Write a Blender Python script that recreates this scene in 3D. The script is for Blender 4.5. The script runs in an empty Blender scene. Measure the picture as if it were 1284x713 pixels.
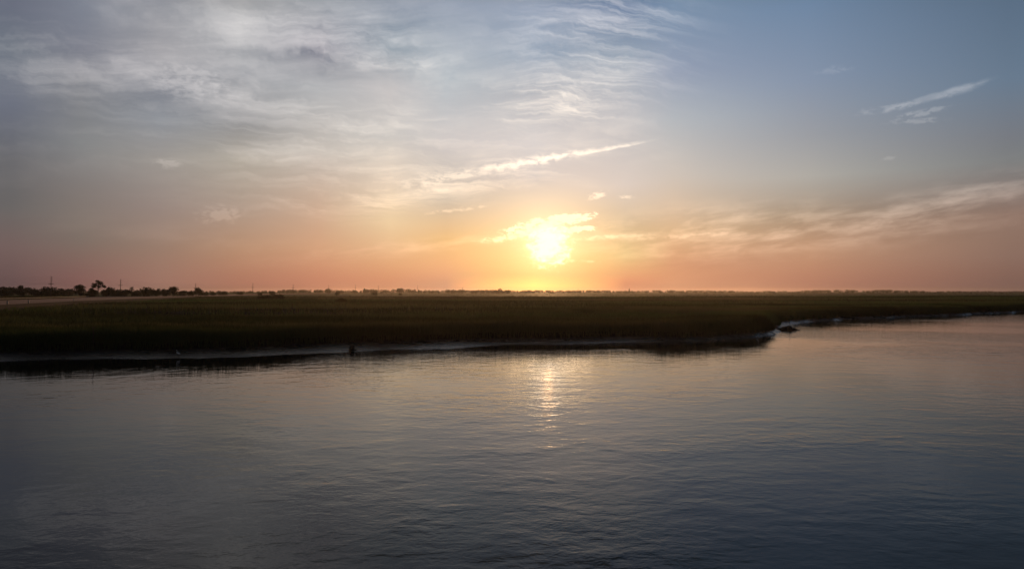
import bpy, math, random
import numpy as np
R = math.radians
sc = bpy.context.scene
COL = sc.collection

# ------------------------------------------------------------------ camera
W_PX, F_PX = 1284.0, 867.0
CAM_H = 6.5
PITCH = math.atan(8.5 / F_PX)
cam_d = bpy.data.cameras.new('camera'); cam = bpy.data.objects.new('camera', cam_d); COL.objects.link(cam)
cam_d.sensor_width = 36.0; cam_d.lens = 36.0 * F_PX / W_PX
cam_d.clip_start = 0.2; cam_d.clip_end = 60000
cam.location = (0, 0, CAM_H); cam.rotation_euler = (math.pi / 2 + PITCH, 0, 0)
sc.camera = cam

def azel(px, py):
    """direction (degrees east of +Y, degrees up) seen at a place of the photo"""
    x, y, z = px - 642.0, F_PX, 356.5 - py
    y2 = y * math.cos(PITCH) - z * math.sin(PITCH); z2 = y * math.sin(PITCH) + z * math.cos(PITCH)
    return math.degrees(math.atan2(x, y2)), math.degrees(math.atan2(z2, math.hypot(x, y2)))
def at(px, py, z=0.0):
    D = (CAM_H - z) * F_PX / (py - 365.0)
    return ((px - 642.0) * D / F_PX, D)
def X_at(px, D): return (px - 642.0) * D / F_PX

# ------------------------------------------------------------------ render / exposure
sc.view_settings.view_transform = 'Standard'; sc.view_settings.look = 'None'
sc.view_settings.exposure = 0.0; sc.view_settings.gamma = 1.0; sc.view_settings.use_curve_mapping = False
sc.cycles.use_denoising = True
sc.cycles.max_bounces = 6; sc.cycles.transparent_max_bounces = 8; sc.cycles.volume_bounces = 0
sc.cycles.sample_clamp_indirect = 4.0
sc.cycles.sample_clamp_direct = 1.2

# ------------------------------------------------------------------ node helper
class E:
    """a float socket with operators that add math nodes"""
    nt = None
    def __init__(s, sock): s.k = sock
    @staticmethod
    def m(op, *a, clamp=False):
        n = E.nt.nodes.new('ShaderNodeMath'); n.operation = op; n.use_clamp = clamp
        for i, v in enumerate(a):
            if isinstance(v, E): E.nt.links.new(v.k, n.inputs[i])
            else: n.inputs[i].default_value = v
        return E(n.outputs[0])
    def __add__(s, o): return E.m('ADD', s, o)
    __radd__ = __add__
    def __sub__(s, o): return E.m('SUBTRACT', s, o)
    def __rsub__(s, o): return E.m('SUBTRACT', o, s)
    def __mul__(s, o): return E.m('MULTIPLY', s, o)
    __rmul__ = __mul__
    def __truediv__(s, o): return E.m('DIVIDE', s, o)
    def __pow__(s, o): return E.m('POWER', s, o)
    def exp(s): return E.m('EXPONENT', s)
def smooth(v, a, b, lo=0.0, hi=1.0):
    n = E.nt.nodes.new('ShaderNodeMapRange'); n.interpolation_type = 'SMOOTHSTEP'
    E.nt.links.new(v.k, n.inputs[0])
    for i, q in zip((1, 2, 3, 4), (a, b, lo, hi)): n.inputs[i].default_value = q
    return E(n.outputs[0])
def vec(x, y, z=0.0):
    n = E.nt.nodes.new('ShaderNodeCombineXYZ')
    for i, v in enumerate((x, y, z)):
        if isinstance(v, E): E.nt.links.new(v.k, n.inputs[i])
        else: n.inputs[i].default_value = v
    return n.outputs[0]
def noise(v, scale, detail=4, rough=0.55, dist=0.0, dims='3D'):
    n = E.nt.nodes.new('ShaderNodeTexNoise'); n.noise_dimensions = dims
    E.nt.links.new(v, n.inputs['Vector'])
    n.inputs['Scale'].default_value = scale; n.inputs['Detail'].default_value = detail
    n.inputs['Roughness'].default_value = rough; n.inputs['Distortion'].default_value = dist
    return E(n.outputs[0])
def mixc(fac, a, b, mode='MIX'):
    n = E.nt.nodes.new('ShaderNodeMix'); n.data_type = 'RGBA'; n.blend_type = mode; n.clamp_factor = (mode == 'MIX')
    for i, v in ((0, fac), (6, a), (7, b)):
        if isinstance(v, E): E.nt.links.new(v.k, n.inputs[i])
        elif hasattr(v, 'is_linked'): E.nt.links.new(v, n.inputs[i])
        elif i == 0: n.inputs[i].default_value = v
        else: n.inputs[i].default_value = (*v, 1)
    return n.outputs[2]
def lin(c): return tuple((v / 255 / 12.92) if v <= 10 else (((v / 255) + 0.055) / 1.055) ** 2.4 for v in c)
def ramp(v, stops, lo, hi):
    n = E.nt.nodes.new('ShaderNodeMapRange'); E.nt.links.new(v.k, n.inputs[0])
    n.inputs[1].default_value = lo; n.inputs[2].default_value = hi
    r = E.nt.nodes.new('ShaderNodeValToRGB'); E.nt.links.new(n.outputs[0], r.inputs[0])
    r.color_ramp.interpolation = 'EASE' if False else 'LINEAR'
    el = r.color_ramp.elements
    while len(el) < len(stops): el.new(0.5)
    for e, (p, c) in zip(el, sorted(stops)): e.position = (p - lo) / (hi - lo); e.color = (*c, 1)
    return r.outputs[0]

# ------------------------------------------------------------------ sky
SUN_AZ, SUN_EL = azel(687, 306)
world = bpy.data.worlds.new('World'); sc.world = world; world.use_nodes = True
nt = world.node_tree; nt.nodes.clear(); E.nt = nt
tc = nt.nodes.new('ShaderNodeTexCoord'); sep = nt.nodes.new('ShaderNodeSeparateXYZ')
nt.links.new(tc.outputs['Generated'], sep.inputs[0])
dx, dy, dz = (E(o) for o in sep.outputs)
DEG = 180 / math.pi
az = E.m('ARCTAN2', dx, dy) * DEG
el = E.m('ARCSINE', dz) * DEG
sd = (math.cos(R(SUN_EL)) * math.sin(R(SUN_AZ)), math.cos(R(SUN_EL)) * math.cos(R(SUN_AZ)), math.sin(R(SUN_EL)))
ang = E.m('ARCCOSINE', E.m('MINIMUM', dx * sd[0] + dy * sd[1] + dz * sd[2], 1.0)) * DEG
# the clear air: how the dawn gradient rises, in five compass directions
HI = (0.018, 0.021, 0.027)
# eight compass directions; each a list of (degrees up, linear colour), from the horizon to the top of what is seen
#TAB-BEGIN
DAWN = [
    (-35.89, [(0.0, (0.0962, 0.0627, 0.0696)), (0.91, (0.1069, 0.0697, 0.0773)), (2.94, (0.1147, 0.0833, 0.1)), (5.56, (0.0797, 0.0845, 0.1077)), (8.78, (0.0731, 0.081, 0.1102)), (12.36, (0.1015, 0.1173, 0.1728)), (15.94, (0.1021, 0.1249, 0.1705)), (18.64, (0.1083, 0.1199, 0.1707))]),
    (-32.03, [(0.0, (0.1605, 0.082, 0.0818)), (0.84, (0.1783, 0.0911, 0.0909)), (3.58, (0.1314, 0.1133, 0.12)), (6.98, (0.1432, 0.1314, 0.1459)), (10.22, (0.1667, 0.1778, 0.1996)), (13.5, (0.1358, 0.1478, 0.1804)), (16.6, (0.1526, 0.1628, 0.2128)), (19.45, (0.1588, 0.1781, 0.2325))]),
    (-27.03, [(0.0, (0.2442, 0.1336, 0.1114)), (0.77, (0.2713, 0.1484, 0.1238)), (3.18, (0.2134, 0.1479, 0.1377)), (6.11, (0.2039, 0.1675, 0.1779)), (9.64, (0.2373, 0.2291, 0.234)), (12.48, (0.196, 0.2217, 0.2679)), (14.71, (0.0946, 0.1185, 0.1715)), (17.39, (0.273, 0.2742, 0.3064)), (20.36, (0.2219, 0.234, 0.2725))]),
    (-21.54, [(0.0, (0.3004, 0.1337, 0.1018)), (0.8, (0.3338, 0.1486, 0.1131)), (3.32, (0.3195, 0.1907, 0.1492)), (6.37, (0.2691, 0.215, 0.2052)), (10.05, (0.3081, 0.2941, 0.2744)), (13.02, (0.1665, 0.1884, 0.2255)), (16.42, (0.2393, 0.2619, 0.3047)), (20.32, (0.3437, 0.3559, 0.3809))]),
    (-15.61, [(0.0, (0.3661, 0.1512, 0.1137)), (0.83, (0.4068, 0.168, 0.1263)), (3.43, (0.4137, 0.2381, 0.1825)), (7.85, (0.3701, 0.2974, 0.2723)), (11.02, (0.3718, 0.3723, 0.3775)), (15.86, (0.3427, 0.3747, 0.4187)), (18.77, (0.006, 0.04, 0.1202)), (21.87, (0.2331, 0.267, 0.3167))]),
    (-9.95, [(0.0, (0.3837, 0.1729, 0.1266)), (0.85, (0.4263, 0.1921, 0.1407)), (2.93, (0.4038, 0.2593, 0.196)), (5.52, (0.4748, 0.4127, 0.3092)), (8.67, (0.4774, 0.4482, 0.4183)), (12.52, (0.387, 0.4311, 0.4725)), (16.14, (0.3888, 0.4132, 0.4615)), (19.17, (0.1045, 0.1967, 0.2908)), (22.32, (0.1467, 0.208, 0.3007))]),
    (-5.41, [(0.0, (0.3614, 0.1988, 0.1652)), (1.32, (0.4015, 0.2209, 0.1836)), (4.27, (0.313, 0.2538, 0.1796)), (7.53, (0.1516, 0.2548, 0.3273)), (12.02, (0.3124, 0.3851, 0.4782)), (16.97, (0.2705, 0.3747, 0.472)), (22.54, (0.1639, 0.2405, 0.3552))]),
    (1.85, [(0.0, (1.571, 0.6827, 0.208)), (0.46, (1.7456, 0.7586, 0.2311)), (1.32, (0.4594, 0.3862, 0.1755)), (9.44, (0.1156, 0.2731, 0.4414)), (12.06, (0.2995, 0.4117, 0.5377)), (15.81, (0.2213, 0.3191, 0.4352)), (18.84, (0.1239, 0.2508, 0.403)), (22.34, (0.2013, 0.2887, 0.4246))]),
    (9.37, [(0.0, (0.3416, 0.1404, 0.1291)), (0.85, (0.3795, 0.156, 0.1435)), (2.87, (0.1471, 0.2472, 0.1965)), (5.21, (0.0546, 0.171, 0.22)), (8.68, (0.2343, 0.3402, 0.4528)), (14.95, (0.2708, 0.3583, 0.4665)), (18.61, (0.1538, 0.264, 0.3943)), (22.36, (0.006, 0.1076, 0.2679))]),
    (13.19, [(0.0, (0.3706, 0.1858, 0.1402)), (0.64, (0.4118, 0.2065, 0.1558)), (2.25, (0.2291, 0.1335, 0.1499)), (4.82, (0.2445, 0.2279, 0.2144)), (9.26, (0.2734, 0.3426, 0.4072)), (13.6, (0.229, 0.3352, 0.4419)), (17.21, (0.144, 0.2424, 0.3956)), (22.09, (0.0962, 0.2029, 0.3457))]),
    (23.29, [(0.0, (0.3065, 0.144, 0.112)), (0.79, (0.3406, 0.16, 0.1244)), (3.28, (0.331, 0.2019, 0.1627)), (5.75, (0.1864, 0.1599, 0.1529)), (8.69, (0.2665, 0.2974, 0.3203)), (11.69, (0.1977, 0.2473, 0.3164)), (15.72, (0.1423, 0.2217, 0.3482)), (20.94, (0.0949, 0.1845, 0.3181))]),
    (35.72, [(0.0, (0.1605, 0.0942, 0.0829)), (1.07, (0.1783, 0.1047, 0.0921)), (2.41, (0.1843, 0.119, 0.1121)), (5.09, (0.1769, 0.1124, 0.1102)), (8.74, (0.1294, 0.1502, 0.1767)), (10.36, (0.1178, 0.1412, 0.187)), (13.97, (0.0857, 0.1471, 0.2336)), (18.68, (0.0649, 0.1179, 0.1965))]),
]
#TAB-END
prev = None; base = None
for a_, st in DAWN:
    top = st[-1][1]; zen = tuple(0.20 * t + 0.5 * h for t, h in zip(top, HI))
    r_ = ramp(el, [(max(e, 0.0), c) for e, c in st] + [(25.5, tuple(k * t for k, t in zip((.50, .43, .33), top))), (30, tuple(k * t for k, t in zip((.28, .215, .14), top))), (40, zen), (60, HI)], 0, 60)
    if base is None: base = r_
    else:
        mr = nt.nodes.new('ShaderNodeMapRange'); mr.clamp = True; nt.links.new(az.k, mr.inputs[0])
        mr.inputs[1].default_value = prev; mr.inputs[2].default_value = a_
        base = mixc(E(mr.outputs[0]), base, r_)
    prev = a_
back = ramp(el, [(0, lin((60, 54, 62))), (8, lin((62, 62, 74))), (22, lin((52, 58, 74))), (60, HI)], 0, 60)
base = mixc(smooth(E.m('ABSOLUTE', az), 40, 100), base, back)
sky = nt.nodes.new('ShaderNodeTexSky'); sky.sky_type = 'NISHITA'; sky.sun_disc = False
sky.sun_elevation = R(SUN_EL); sky.sun_rotation = R(SUN_AZ); sky.altitude = 0; sky.air_density = 1.2; sky.dust_density = 3.0; sky.ozone_density = 1.5
base = mixc(0.02, base, sky.outputs[0], 'ADD')
# aureole round the sun
def glow(c, a): 
    n = nt.nodes.new('ShaderNodeVectorMath'); n.operation = 'SCALE'; n.inputs[0].default_value = c
    nt.links.new(a.k, n.inputs['Scale']); return n.outputs[0]
tot = base
# ---- high cloud
def P(px, py): return azel(px, py)
wv = vec(az, el)
wob = noise(wv, 0.22, 4, 0.6) - 0.5
wob2 = noise(vec(az + 40.0, el), 0.9, 3, 0.6) - 0.5
# hooked cirrus: long thin streaks that droop towards the left
u1 = az * 0.055 + el * 0.03 + wob * 0.9
v1 = el * 0.34 - az * 0.02 + wob * 0.8
cir = noise(vec(u1, v1), 1.0, 9, 0.62, 0.35)
big = noise(vec(az * 0.5 + 7.0, el + 3.0), 0.14, 3, 0.5)
lump = noise(vec(az * 0.7 + el * 0.25 + 11.0 + wob * 1.5, el * 1.5 - az * 0.12), 0.30, 6, 0.52, 0.4)
leftmask = smooth(az, 16, 8)
veil = smooth(cir, 0.42, 0.78) * smooth(big, 0.32, 0.62) * smooth(el, 4, 11) * leftmask
puff = smooth(lump, 0.52, 0.80) * smooth(az, -2, -10) * smooth(el, 10, 16)
fine = smooth(noise(vec(az * 0.13 + wob * 1.0 + el * 0.12, el * 0.95 + az * 0.02 + (E.m('MAXIMUM', az, -4.0) - 1.0) ** 2.0 * 0.011 + wob * 1.5), 1.0, 8, 0.66, 0.45), 0.40, 0.78)
def zone(px, py, w, h, rot):
    """soft patch of sky: centre, half sizes in photo pixels, tilt"""
    a0, e0 = P(px, py); k = 1 / 15.1
    c, s = math.cos(R(rot)), math.sin(R(rot))
    X = (az - a0 + wob2 * 0.35) ; Y = (el - e0 + wob2 * 0.25)
    p = (X * c + Y * s) / (w * k); q = (Y * c - X * s) / (h * k)
    return E.m('EXPONENT', 0 - (p * p + q * q))
hook = fine * (zone(745, 55, 90, 48, -6) * 0.8 + zone(700, 128, 85, 26, 0) * 0.9 + zone(790, 15, 60, 16, -8) * 0.5 + zone(600, 222, 140, 20, 10) * 0.8 + zone(410, 165, 190, 50, 4) * 0.42 + zone(480, 240, 150, 26, 6) * 0.35)
upper = zone(320, 24, 240, 36, -4) * 0.95 + zone(60, 92, 110, 24, 10) + zone(255, 108, 80, 18, -14) * 1.2 + zone(430, 60, 120, 30, -6) * 0.7
cl = veil * 0.22 + puff * 0.10 + upper * (smooth(cir, 0.34, 0.72) * 0.65 + smooth(lump, 0.36, 0.80) * 0.45) * 0.36 + hook * 0.62 + zone(300, 90, 260, 70, 3) * smooth(cir, 0.35, 0.7) * 0.10
# long low band of cirrostratus right of the sun and wisps beside it
band = smooth(noise(vec(az * 0.20 + wob * 0.6, el * 0.85 - az * 0.09), 1.0, 7, 0.6, 0.12), 0.36, 0.74)
cl = cl + band * (zone(1170, 262, 200, 24, 9) * 0.21 + zone(1010, 292, 240, 20, 5) * 0.20 + zone(860, 285, 130, 22, 4) * 0.30 + zone(1225, 238, 60, 9, 14) * 0.18 + zone(560, 305, 150, 9, 6) * 0.22 + zone(250, 300, 160, 14, -5) * 0.06)
# crisp small clouds: (px, py, half length, half height, tilt, strength)
rag = smooth(noise(vec(az * 1.2, el * 2.4), 1.0, 5, 0.65, 0.4), 0.30, 0.68)
def crisp(px, py, w, h, rot, s, line=False):
    k = rag * 0.55 + 0.6 if line else rag * 1.15 + 0.12
    return smooth(zone(px, py, w * 1.15, h * 1.2, rot) * k, 0.16, 0.85) * s
for q in [(748, 245, 13, 4.0, 14, .40), (784, 247, 13, 2.0, -2, .30), (625, 211, 95, 4.4, 11, .20, True), (690, 199, 60, 5.0, 9.5, .16), (735, 191, 72, 2.4, 8.5, .24, True), (775, 185, 32, 1.4, 8, .22, True),
          (560, 222, 70, 6, 12, .15), (655, 205, 48, 8, 10, .15),
          (572, 263, 34, 2.6, 8, .22), (1172, 121, 44, 3.4, 10.5, .14, True), (1204, 113, 20, 4.2, 11, .13, True), (1112, 136, 28, 3.6, 3, .11), (1158, 141, 26, 3.2, 7, .15), (1150, 152, 26, 2.6, -3, .13),
          (210, 205, 14, 5, 0, .16), (276, 269, 24, 10, 8, .12), (1048, 88, 18, 4, 0, .06), (240, 104, 38, 18, 0, .16), (1114, 199, 7, 2, 5, .08),
          (698, 277, 42, 5.6, 8, 3.4), (664, 286, 30, 5, 9, 2.6), (724, 288, 20, 3.6, 4, 2.0), (733, 273, 17, 2.6, 3, .8), (640, 297, 40, 4.0, 8, .5), (725, 327, 24, 1.8, -2, .25),
          (765, 297, 46, 2.6, 3, .3), (860, 296, 60, 2.4, 3, .16)]:
    cl = cl + crisp(*q)
cloudcol = mixc(smooth(ang, 5, 26), (1.0, 0.78, 0.50), (0.96, 0.88, 0.82))
cloudcol = mixc(smooth(el, 3, 12), mixc(0.6, cloudcol, (1.0, 0.62, 0.38)), cloudcol)
fall = smooth(ang, 8, 45, 1.0, 0.42)
n_ = nt.nodes.new('ShaderNodeVectorMath'); n_.operation = 'SCALE'
nt.links.new(cloudcol, n_.inputs[0]); nt.links.new((cl * fall * smooth(E.m('ABSOLUTE', az), 120, 60)).k, n_.inputs['Scale'])
tot = mixc(1.0, tot, n_.outputs[0], 'ADD')
sun_r = ang + wob2 * 2.4 + (rag - 0.5) * -0.9
for c, a in [((1.0, 0.97, 0.90), E.m('EXPONENT', 0 - (E.m('MAXIMUM', sun_r, 0.0) / 1.18) ** 3.0) * 2.4),
             ((1.0, 0.84, 0.48), (0 - ang / 1.5).exp() * 0.8),
             ((1.0, 0.68, 0.24), (0 - ang / 3.2).exp() * 0.18)]:
    tot = mixc(1.0, tot, glow(c, a), 'ADD')
bg = nt.nodes.new('ShaderNodeBackground'); bg.inputs[1].default_value = 1.0
nt.links.new(tot, bg.inputs[0])
wo = nt.nodes.new('ShaderNodeOutputWorld'); nt.links.new(bg.outputs[0], wo.inputs[0])
world.cycles.sampling_method = 'MANUAL'; world.cycles.sample_map_resolution = 1024

# ------------------------------------------------------------------ sun
sl = bpy.data.lights.new('sun', 'SUN'); sl.energy = 2.0; sl.angle = R(0.53); sl.color = (1.0, 0.54, 0.24)
so = bpy.data.objects.new('sun', sl); COL.objects.link(so)
from mathutils import Vector
so.rotation_euler = Vector((-sd[0], -sd[1], -sd[2])).to_track_quat('-Z', 'Y').to_euler()
so.location = (0, 0, 60)

# ------------------------------------------------------------------ mesh + object helpers
rng = np.random.default_rng(11)
random.seed(4)
def mesh(name, V, polys, mat, smooth_=False):
    """V (n,3); polys: list of (m,k) index arrays"""
    me = bpy.data.meshes.new(name)
    V = np.asarray(V, dtype=np.float32)
    polys = [np.asarray(p, dtype=np.int32) for p in polys if len(p)]
    nl = sum(p.size for p in polys); npol = sum(len(p) for p in polys)
    me.vertices.add(len(V)); me.vertices.foreach_set('co', V.ravel())
    me.loops.add(nl); me.polygons.add(npol)
    me.loops.foreach_set('vertex_index', np.concatenate([p.ravel() for p in polys]))
    tot_ = np.concatenate([np.full(len(p), p.shape[1], dtype=np.int32) for p in polys])
    st = np.concatenate([[0], np.cumsum(tot_)[:-1]]).astype(np.int32)
    me.polygons.foreach_set('loop_start', st)
    if smooth_: me.polygons.foreach_set('use_smooth', np.ones(npol, dtype=bool))
    me.update(calc_edges=True); me.validate()
    me.materials.append(mat)
    return me
def obj(name, me, parent=None, loc=(0, 0, 0)):
    o = bpy.data.objects.new(name, me); COL.objects.link(o); o.location = loc
    if parent: o.parent = parent
    return o
def thing(name, label, cat, loc, group=None, rz=0.0, s=1.0):
    o = bpy.data.objects.new(name, None); COL.objects.link(o); o.location = loc; o.rotation_euler = (0, 0, rz); o.scale = (s, s, s)
    o.empty_display_size = 0.5
    return tag(o, label, cat, group)
def tag(o, label, cat, group=None):
    o['label'] = label; o['category'] = cat
    if group: o['group'] = group
    return o
def kind(o, k, label=None):
    o['kind'] = k
    if label: o['label'] = label
    return o
class MB:
    def __init__(s): s.V = []; s.Q = []; s.T = []; s.n = 0
    def add(s, V, Q=(), T=()):
        s.V.append(np.asarray(V, float))
        if len(Q): s.Q.append(np.asarray(Q) + s.n)
        if len(T): s.T.append(np.asarray(T) + s.n)
        s.n += len(V)
    def tube(s, pts, rads, k=8):
        pts = np.asarray(pts, float); n = len(pts)
        V = []
        for i in range(n):
            t = pts[min(i + 1, n - 1)] - pts[max(i - 1, 0)]; t /= np.linalg.norm(t) + 1e-9
            a = np.cross(t, (0, 0, 1.0) if abs(t[2]) < 0.9 else (1.0, 0, 0)); a /= np.linalg.norm(a); b = np.cross(t, a)
            th = np.arange(k) * 2 * math.pi / k
            V.append(pts[i] + rads[i] * (np.cos(th)[:, None] * a + np.sin(th)[:, None] * b))
        V = np.concatenate(V + [pts[:1], pts[-1:]])
        Q = [(i * k + j, i * k + (j + 1) % k, (i + 1) * k + (j + 1) % k, (i + 1) * k + j) for i in range(n - 1) for j in range(k)]
        T = [(n * k, (j + 1) % k, j) for j in range(k)] + [(n * k + 1, (n - 1) * k + j, (n - 1) * k + (j + 1) % k) for j in range(k)]
        s.add(V, Q, T)
    def box(s, c, h, rz=0.0):
        v = np.array([(x, y, z) for z in (-1, 1) for y in (-1, 1) for x in (-1, 1)], float) * h
        cs, sn = math.cos(rz), math.sin(rz)
        v = np.c_[v[:, 0] * cs - v[:, 1] * sn, v[:, 0] * sn + v[:, 1] * cs, v[:, 2]] + c
        s.add(v, [(0, 2, 3, 1), (4, 5, 7, 6), (0, 1, 5, 4), (2, 6, 7, 3), (1, 3, 7, 5), (0, 4, 6, 2)])
    def blob(s, c, r, seg=14, rings=9, rough=0.15, seed=0):
        g = np.random.default_rng(seed); ph = g.uniform(0, 6.28, (6, 3)); fr = g.uniform(1.2, 4, (6, 3))
        V = []
        for i in range(rings + 1):
            t = math.pi * i / rings
            for j in range(seg):
                p = 2 * math.pi * j / seg
                d = np.array((math.sin(t) * math.cos(p), math.sin(t) * math.sin(p), math.cos(t)))
                k = 1 + rough * sum(math.sin(fr[q] @ d * 1.6 + ph[q, 0]) for q in range(6)) / 3
                V.append(d * k * np.asarray(r) + c)
        Q = [(i * seg + j, (i + 1) * seg + j, (i + 1) * seg + (j + 1) % seg, i * seg + (j + 1) % seg) for i in range(rings) for j in range(seg)]
        s.add(V, Q)
    def build(s, name, mat, parent=None, sm=True, loc=(0, 0, 0)):
        P_ = []
        if s.Q: P_.append(np.concatenate(s.Q))
        if s.T: P_.append(np.concatenate(s.T))
        return obj(name, mesh(name, np.concatenate(s.V), P_, mat, sm), parent, loc)

# ------------------------------------------------------------------ materials
def new_mat(name):
    m = bpy.data.materials.new(name); m.use_nodes = True; m.node_tree.nodes.clear(); E.nt = m.node_tree
    return m, m.node_tree
def principled(nt, **kw):
    b = nt.nodes.new('ShaderNodeBsdfPrincipled')
    for k, v in kw.items():
        k = k.replace('_', ' ')
        if hasattr(v, 'is_linked'): nt.links.new(v, b.inputs[k])
        elif isinstance(v, E): nt.links.new(v.k, b.inputs[k])
        else: b.inputs[k].default_value = (*v, 1) if isinstance(v, tuple) and len(v) == 3 else v
    return b
def out(nt, sh):
    o = nt.nodes.new('ShaderNodeOutputMaterial'); nt.links.new(sh, o.inputs[0])
def position(nt):
    g = nt.nodes.new('ShaderNodeNewGeometry'); return g.outputs['Position']
def bump(nt, h, dist, strength=1.0):
    b = nt.nodes.new('ShaderNodeBump'); b.inputs['Strength'].default_value = strength; b.inputs['Distance'].default_value = dist
    nt.links.new(h.k, b.inputs['Height']); return b.outputs[0]
def simple(name, c, rough=0.8, var=0.25, scale=2.0, spec=0.2):
    m, nt = new_mat(name); p = nt.nodes.new('ShaderNodeTexCoord').outputs['Object']
    n = noise(p, scale, 4)
    colr = mixc(n, tuple(v * (1 - var) for v in c), tuple(v * (1 + var) for v in c))
    b = principled(nt, Base_Color=colr, Roughness=rough); b.inputs['Specular IOR Level'].default_value = spec
    out(nt, b.outputs[0]); return m
def leafy(name, c1, c2, scale, trans=0.35, streak=False):
    m, nt = new_mat(name); p = position(nt)
    if streak:
        mp = nt.nodes.new('ShaderNodeMapping'); nt.links.new(p, mp.inputs[0]); mp.inputs['Scale'].default_value = (0.35, 1.0, 0.0); p = mp.outputs[0]
    n = smooth(noise(p, scale, 5, 0.6), 0.3, 0.7)
    colr = mixc(n, c1, c2)
    d = nt.nodes.new('ShaderNodeBsdfDiffuse'); t = nt.nodes.new('ShaderNodeBsdfTranslucent')
    nt.links.new(colr, d.inputs[0]); nt.links.new(colr, t.inputs[0])
    mx = nt.nodes.new('ShaderNodeMixShader'); mx.inputs[0].default_value = trans
    nt.links.new(d.outputs[0], mx.inputs[1]); nt.links.new(t.outputs[0], mx.inputs[2])
    out(nt, mx.outputs[0]); return m
m, nt_ = new_mat('marsh_grass'); p = position(nt_)
def sward(nt, p):
    """tall dark stands, short green turf and straw coloured salt meadow, drawn out along the river"""
    mp = nt.nodes.new('ShaderNodeMapping'); nt.links.new(p, mp.inputs[0]); mp.inputs['Scale'].default_value = (0.22, 1.0, 0.0); mp.inputs['Rotation'].default_value = (0, 0, R(-4))
    v = mp.outputs[0]
    n1 = smooth(noise(v, 0.016, 5, 0.6, 0.3), 0.36, 0.64); n2 = smooth(noise(v, 0.026, 6, 0.65, 0.5), 0.42, 0.60)
    c = mixc(n1, (0.062, 0.102, 0.034), (0.104, 0.088, 0.046))
    return mixc(n2 * 0.9, c, (0.024, 0.032, 0.015))
colr = sward(nt_, p)
d = nt_.nodes.new('ShaderNodeBsdfDiffuse'); t = nt_.nodes.new('ShaderNodeBsdfTranslucent')
nt_.links.new(colr, d.inputs[0]); nt_.links.new(colr, t.inputs[0])
mx = nt_.nodes.new('ShaderNodeMixShader'); mx.inputs[0].default_value = 0.33
nt_.links.new(d.outputs[0], mx.inputs[1]); nt_.links.new(t.outputs[0], mx.inputs[2]); out(nt_, mx.outputs[0]); M_grass = m
M_leaf = leafy('tree_leaf', (0.018, 0.026, 0.012), (0.036, 0.042, 0.018), 0.2, 0.15)
M_pine = leafy('pine_needle', (0.018, 0.026, 0.013), (0.032, 0.038, 0.018), 0.3, 0.15)
M_bark = simple('bark', (0.07, 0.05, 0.04), 0.9)
M_wood = simple('weathered_wood', (0.06, 0.045, 0.035), 0.85)
M_metal = simple('galvanised_steel', (0.20, 0.19, 0.19), 0.85, 0.2)
M_post = simple('pale_post', (0.42, 0.38, 0.34), 0.8, 0.1)
M_insul = simple('glazed_insulator', (0.22, 0.18, 0.16), 0.25, 0.1)
M_wire = simple('wire', (0.08, 0.08, 0.085), 0.5, 0.1)
M_feather = simple('white_feather', (0.8, 0.79, 0.76), 0.7, 0.05)
M_beak = simple('beak', (0.05, 0.045, 0.03), 0.4, 0.1)
M_darkmud = simple('dark_mud', (0.018, 0.015, 0.012), 0.6, 0.4, 3.0)
M_gravel = simple('embankment_soil', (0.035, 0.025, 0.018), 0.95, 0.4, 0.4, 0.05)
# road
m, nt_ = new_mat('pale_asphalt'); p = position(nt_)
c_ = mixc(noise(p, 0.15, 6, 0.65), (0.20, 0.105, 0.08), (0.32, 0.17, 0.13))
b = principled(nt_, Base_Color=c_, Roughness=0.85); b.inputs['Specular IOR Level'].default_value = 0.15
out(nt_, b.outputs[0]); M_road = m
# ground: mud low down, peat under the grass, sward colour where only the canopy is seen
m, nt_ = new_mat('marsh_ground'); p = position(nt_)
sp = nt_.nodes.new('ShaderNodeSeparateXYZ'); nt_.links.new(p, sp.inputs[0]); pz = E(sp.outputs[2])
wet = noise(p, 0.22, 5, 0.6)
mq = nt_.nodes.new('ShaderNodeMapping'); nt_.links.new(p, mq.inputs[0]); mq.inputs['Scale'].default_value = (0.25, 1.0, 1.0); sv = mq.outputs[0]; fine_ = noise(p, 2.5, 5, 0.65)
mud = mixc(fine_, (0.012, 0.010, 0.009), (0.030, 0.025, 0.021))
sw = sward(nt_, p)
isg = smooth(pz, 1.9, 2.3)
colr = mixc(isg, mud, sw)
ro = smooth(noise(sv, 0.5, 5, 0.65), 0.38, 0.62, 0.10, 0.48) + smooth(pz, 0.3, 0.9) * 0.6
b = principled(nt_, Base_Color=colr, Roughness=E.m('MINIMUM', ro, 0.95), Normal=bump(nt_, fine_ + wet, 0.10))
sl_ = E.m('SUBTRACT', 0.32, smooth(pz, 0.25, 0.6) * 0.30)
nt_.links.new(sl_.k, b.inputs['Specular IOR Level'])
out(nt_, b.outputs[0]); M_ground = m
# water
m, nt_ = new_mat('river_water'); p = position(nt_)
mp = nt_.nodes.new('ShaderNodeMapping'); nt_.links.new(p, mp.inputs[0]); mp.inputs['Scale'].default_value = (0.72, 1.0, 1.0); mp.inputs['Rotation'].default_value = (0, 0, R(8))
q = mp.outputs[0]
patch = smooth(noise(p, 0.030, 5, 0.6, 0.8), 0.40, 0.64)
w1 = noise(q, 0.55, 2, 0.5, 0.4); w2 = noise(q, 1.9, 3, 0.55, 0.3); w3 = noise(q, 6.0, 2, 0.5)
h = w1 * (patch * 0.030 + 0.018) + w2 * (patch * 0.018 + 0.008) + w3 * (patch * 0.005 + 0.001)
b = principled(nt_, Base_Color=(0.010, 0.0105, 0.0105), Roughness=0.03, IOR=1.2, Normal=bump(nt_, h, 1.0))
out(nt_, b.outputs[0]); M_water = m

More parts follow.
